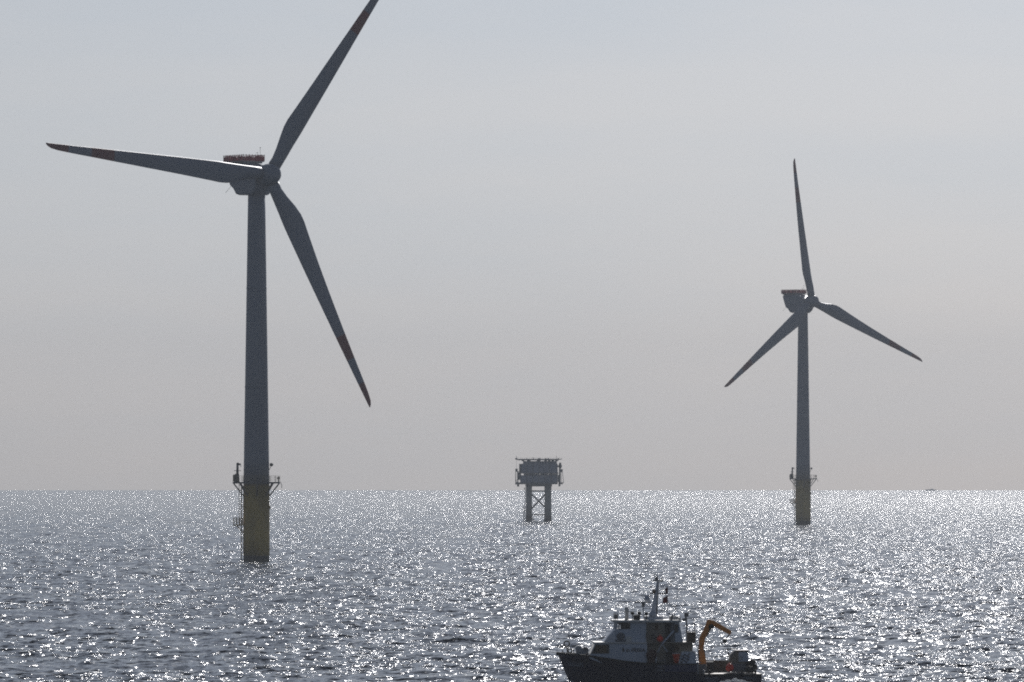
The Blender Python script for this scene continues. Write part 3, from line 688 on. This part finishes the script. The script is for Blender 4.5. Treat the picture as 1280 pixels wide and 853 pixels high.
MB().lathe([(.1, -.22), (.42, -.2), (.42, -.14), (.3, -.12), (.3, .12), (.42, .14), (.42, .2), (.1, .22)], c=(bx(812.3), -2.15, bz(817.6)), n=24, axis='Y').box((bx(812.3), -2.15, bz(825)), (.5, .5, .3)).build('hose_reel', mat('dark_red_hose_reel', (.06, .015, .01), .6), boat)
# aft mast with lights, brown cabinet
MB().tube((bx(858.2), -.6, bz(803)), (bx(857.4), -.6, bz(772)), .075, .05, n=8).box((bx(857.4), -.6, bz(768.4)), (bx(860) - bx(854.8), .3, .32)).box((bx(855), -.6, bz(774.4)), (.35, .25, .2)).box((bx(856.5), -.6, bz(771.6)), (.12, .2, .3)).build('aft_light_mast', M['greyd'], boat)
cb = MB(); cb.box((bx(863.4), -.9, bz(796.8)), (bx(868.4) - bx(858.2), .7, bz(790.8) - bz(803))); cb = cb.build('exhaust_cabinet', M['brown'], boat)
MB().box((bx(863.3), -.9, bz(790.3)), (bx(868.8) - bx(858), .75, .07)).build('lid', M['brown'], cb)
MB().tube((bx(868.6), .4, bz(803)), (bx(868), .4, bz(772)), .02, n=5).build('whip_antenna', M['greyd'], boat)
MB().box((bx(869.8), -2.3, bz(835)), (.14, .14, bz(826) - bz(842))).tube((bx(867), -2.4, bz(827.8)), (bx(874), -2.4, bz(827.2)), .05, n=6).build('stanchion', M['galv'], boat)
# orange knuckle crane
cr = MB(); cy = -.6
pd = MB().lathe([(.42, .68), (.36, bz(835)), (.34, bz(830))], c=(bx(877), cy, 0), n=16).build('crane_pedestal', M['greyd'], boat)
cr.prism([(bx(873.2), bz(832)), (bx(872.6), bz(818)), (bx(873.2), bz(797.5)), (bx(879.2), bz(786)), (bx(883.6), bz(774.6)), (bx(889), bz(776)), (bx(885.4), bz(787)), (bx(880.4), bz(799)), (bx(878.6), bz(812)), (bx(881.6), bz(822)), (bx(882), bz(832))], cy - .19, cy + .19)
crane = cr.build('deck_crane', M['orange'], boat, bevel=.03)
jb = MB(); jb.prism([(bx(884.2), bz(774)), (bx(890.8), bz(775.2)), (bx(913.8), bz(788.6)), (bx(912.4), bz(793.6)), (bx(909.5), bz(792.4)), (bx(886.5), bz(780.4))], cy - .15, cy + .15); jb.build('crane_jib', M['orange'], crane, bevel=.03)
MB().tube((bx(888.2), cy - .24, bz(783.4)), (bx(888.2), cy + .24, bz(783.4)), .21, n=16).build('slewing_joint', M['black'], crane)
MB().tube((bx(881.8), cy, bz(795)), (bx(887), cy, bz(785)), .11, n=8).tube((bx(879.6), cy, bz(798)), (bx(882), cy, bz(794)), .06, n=6).build('hydraulic_ram', M['brown'], crane)
MB().tube((bx(872.6), cy - .2, bz(825)), (bx(871.4), cy - .2, bz(806)), .04, n=6).build('hydraulic_hose', M['black'], crane)
MB().tube((bx(880.6), cy - .1, bz(825)), (bx(879.4), cy - .1, bz(812)), .07, n=6).build('hydraulic_ram', M['brown'], crane)
MB().tube((bx(911), cy, bz(792.6)), (bx(907.4), cy, bz(798)), .045, n=6).ball((bx(905.3), cy, bz(801.3)), .16, (1.1, 1, .9)).tube((bx(907.6), cy, bz(798)), (bx(909.4), cy, bz(812.5)), .014, n=5).box((bx(909.2), cy, bz(812)), (.09, .09, .12)).ball((bx(910), cy, bz(817)), .09, n=8).tube((bx(909.4), cy, bz(812.5)), (bx(910.2), cy, bz(818)), .02, n=5).build('crane_hook', M['black'], crane)
# aft deck: far bulwark, winch house, net heap
bw = MB(); bw.box(((bx(884) + bx(946)) / 2, 2.36, (bz(827) + .7) / 2), (bx(946) - bx(884), .08, bz(827) - .7)); bw.box(((bx(884) + bx(914)) / 2, 2.34, bz(827)), (bx(914) - bx(884), .16, .07)); bw.build('bulwark', mat('brown_grey_bulwark_paint', (.085, .068, .05), .6, var=.25), boat)
MB().box((bx(887), .7, bz(835)), (bx(892) - bx(881), 1.0, bz(827) - bz(842))).build('deck_locker', M['black'], boat)
wn = MB(); wn.prism([(bx(911.4), bz(829)), (bx(912), bz(824)), (bx(920.5), bz(814)), (bx(934.8), bz(814)), (bx(935.4), bz(829)), (bx(932), bz(838)), (bx(914), bz(838))], -.2, 1.3)
wn = wn.build('winch_house', M['tan'], boat)
MB().prism([(bx(923), bz(827)), (bx(923), bz(815)), (bx(934.6), bz(815)), (bx(935.2), bz(827))], -.235, -.19).build('side_panel', M['white'], wn)
MB().box((bx(925.6), -.25, bz(822.6)), (.3, .03, .26)).build('window', M['galv'], wn)
MB().prism([(bx(909.6), bz(821.6)), (bx(918.3), bz(813.2)), (bx(922), bz(813.2)), (bx(913), bz(822.2))], -.25, 1.35).build('sloping_cover', M['greyd'], wn)
MB().box((bx(928), .5, bz(813.4)), (bx(935.4) - bx(919), 1.7, .06)).build('roof', mat('rust_red_roof_edge', (.10, .035, .025), .6), wn)
dr = MB(); dr.box((bx(923), -.6, bz(834.5)), (bx(931.5) - bx(914.5), .9, bz(830) - bz(839.4))); dr.build('fish_box', M['greyd'], boat)
nh = MB(); random.seed(3)
for k in range(26):
    px = random.uniform(931, 944); top = 827 + max(0, (px - 939)) * 1.1
    nh.ball((bx(px), random.uniform(-1.4, .6), bz(random.uniform(top, 838))), random.uniform(.14, .3), (1, 1, .8), n=8)
nh.tube((bx(937), -.4, bz(833)), (bx(937), .8, bz(833)), .4, n=14); nh.build('trawl_winch', M['black'], boat)
for px in (877.5, 884.4, 925, 938, 942): MB().tube((bx(px), -2.2, .68), (bx(px), -2.2, bz(838.4)), .07, n=8).ball((bx(px), -2.2, bz(838.2)), .1, n=8).build('bollard', M['black'] if px != 877.5 else M['galv'], boat)
# hull markings too faded to read
fm = MB(); random.seed(11)
def marks(x0, x1, y0, y1, n, yy):
    for k in range(n):
        px = x0 + (x1 - x0) * (k + .5) / n; w = (x1 - x0) / n / BS
        fm.box((bx(px) - w * .25, yy(px), (bz(y0) + bz(y1)) / 2), (w * .22, .012, bz(y0) - bz(y1)), 0, R(-8))
        fm.box((bx(px) + w * .05, yy(px), bz(random.choice((y0 + .2, y1 - .2, (y0 + y1) / 2)))), (w * .5, .012, .06), 0, R(-2))
flare = lambda px: -(np.interp(bx(px), [r[0] for r in ST], [(r[1] * .72 + r[2] * .28) for r in ST]) + .06)
marks(820, 828.6, 834.0, 831.5, 4, lambda p: -2.57); marks(819.5, 826.5, 837.5, 835.4, 4, lambda p: -2.55)
marks(879, 896, 848.3, 846, 9, lambda p: -2.46); marks(882, 893, 851.3, 849.8, 6, lambda p: -2.42); marks(927, 943, 848, 845.6, 9, lambda p: -2.40)
fm.build('hull_marking', M['faded'], boat)
bm_ = MB(); fm = bm_
marks(709, 728.5, 831.6, 827.4, 8, flare)
bm_.build('bow_marking', M['faded'], boat)
# bow fittings
MB().ring((bx(708.2), -.2, bz(804.6)), .21, .055).tube((bx(708.2), -.2, bz(808.8)), (bx(709.5), -.2, bz(819)), .05, n=6).build('anchor_roller', M['black'], boat)
MB().ring((bx(712.2), -.3, bz(813.4)), .15, .05).tube((bx(703), -.2, bz(813)), (bx(703.4), -.2, bz(818)), .05, n=6).tube((bx(716.4), -.3, bz(810)), (bx(717), -.3, bz(818)), .04, n=6).build('fairlead', M['black'], boat)
MB().box((bx(727.5), 0, bz(813.5)), (bx(735) - bx(720), 1.2, .5)).tube((bx(723), -.7, bz(810.6)), (bx(723), .7, bz(810.6)), .24, n=12).tube((bx(731.5), -.6, bz(811.5)), (bx(731.5), .6, bz(811.5)), .2, n=12).build('windlass', M['galv'], boat)

# loose gear on the boat: things of their own
o = MB(); o.ball((0, 0, 0), .31, (1, 1, 1.05)).tube((0, 0, .3), (0, 0, .4), .05, n=8); o = o.build('fender_buoy', M['buoy'])
o.location = bworld(bx(910.2), -1.9, bz(834)); tag(o, 'round orange red buoy lying on the boat\'s low stern deck', 'buoy')
o = MB(); o.ball((0, 0, 0), .25, (1, .8, 1.0)).tube((0, 0, .22), (0, 0, .34), .04, n=8); o = o.build('fender_buoy', M['buoy'])
o.location = bworld(bx(823.2), -1.98, bz(798)); tag(o, 'dark red buoy hung beside the stair rail on the boat\'s wheelhouse side', 'buoy')
t = empty('plastic_tub', bworld(bx(843), -2.28, bz(829.4)), BYAW); tag(t, 'tapered orange tub standing at the boat\'s side next to the wave emblem panel', 'tub')
MB().lathe([(.17, 0), (.29, .82), (.25, .82), (.15, .1)], n=20).build('tub_body', M['tub'], t)
MB().ring((0, 0, .83), .285, .03, 'Z', 24, 6).build('rim', M['roofw'], t)
def flag(label, px, py, w, h, seed):
    s = MB(); n = 8; V = []
    for i in range(n + 1):
        u = i / n
        V.append([s.bm.verts.new((-w * u, .09 * math.sin(u * 6 + seed), h * (v - .5) * (1 - .25 * u) - .28 * w * u * u)) for v in (0, .5, 1)])
    for i in range(n):
        for j in range(2): f = s.bm.faces.new((V[i][j], V[i + 1][j], V[i + 1][j + 1], V[i][j + 1])); f.smooth = True
    o = s.build('signal_flag', M['flagred']); md = o.modifiers.new('thickness', 'SOLIDIFY'); md.thickness = .01
    o.location = bworld(bx(px), 0, bz(py)); o.rotation_euler = (0, 0, BYAW); tag(o, label, 'flag', 'flags on the boat\'s mast halyard'); return o
flag('upper dark red flag hanging from the mast\'s crosstree end', 834.6, 738, .18, .5, 0)
flag('lower dark red flag, more spread out, below the mast\'s crosstree', 834.5, 749.5, .38, .55, 1)

# ------------------------------------------------------------------ far ship and the boat's wash
d = 7100.0; s = FOC / d
shp = empty('distant_ship', at(1163.5, 613, d) * 1.0); shp.location.z = 0; tag(shp, 'tiny faint ship on the horizon at the far right', 'ship')
MB().prism([(-4.6, .1), (-5.4, 1.2), (5.0, 1.1), (4.4, .1)], -1.2, 1.2).build('hull', M['ship'], shp)
MB().box((.9, 0, 1.45), (2.6, 1.8, .6)).box((-2.6, 0, 1.4), (.5, .8, .4)).build('deckhouse', M['ship'], shp)
fo = MB(); random.seed(5)
for k in range(130):
    u = random.random(); px = 893 + 44 * u; top = .42 * max(0.0, 1 - abs(u - .42) / .58) + .05
    p = bworld(bx(px), -6.6 - random.random() * 2.2, random.uniform(-.03, top)); fo.ball(p, random.uniform(.04, .12), (1.9, 1.0, .6), n=8)
for k in range(40):
    p = bworld(bx(random.uniform(703, 716)), -.8 - random.random() * .9, random.uniform(-.04, .1)); fo.ball(p, random.uniform(.04, .1), (1.6, 1.4, .6), n=8)
tag(fo.build('wake_foam', M['foam']), kind='stuff')
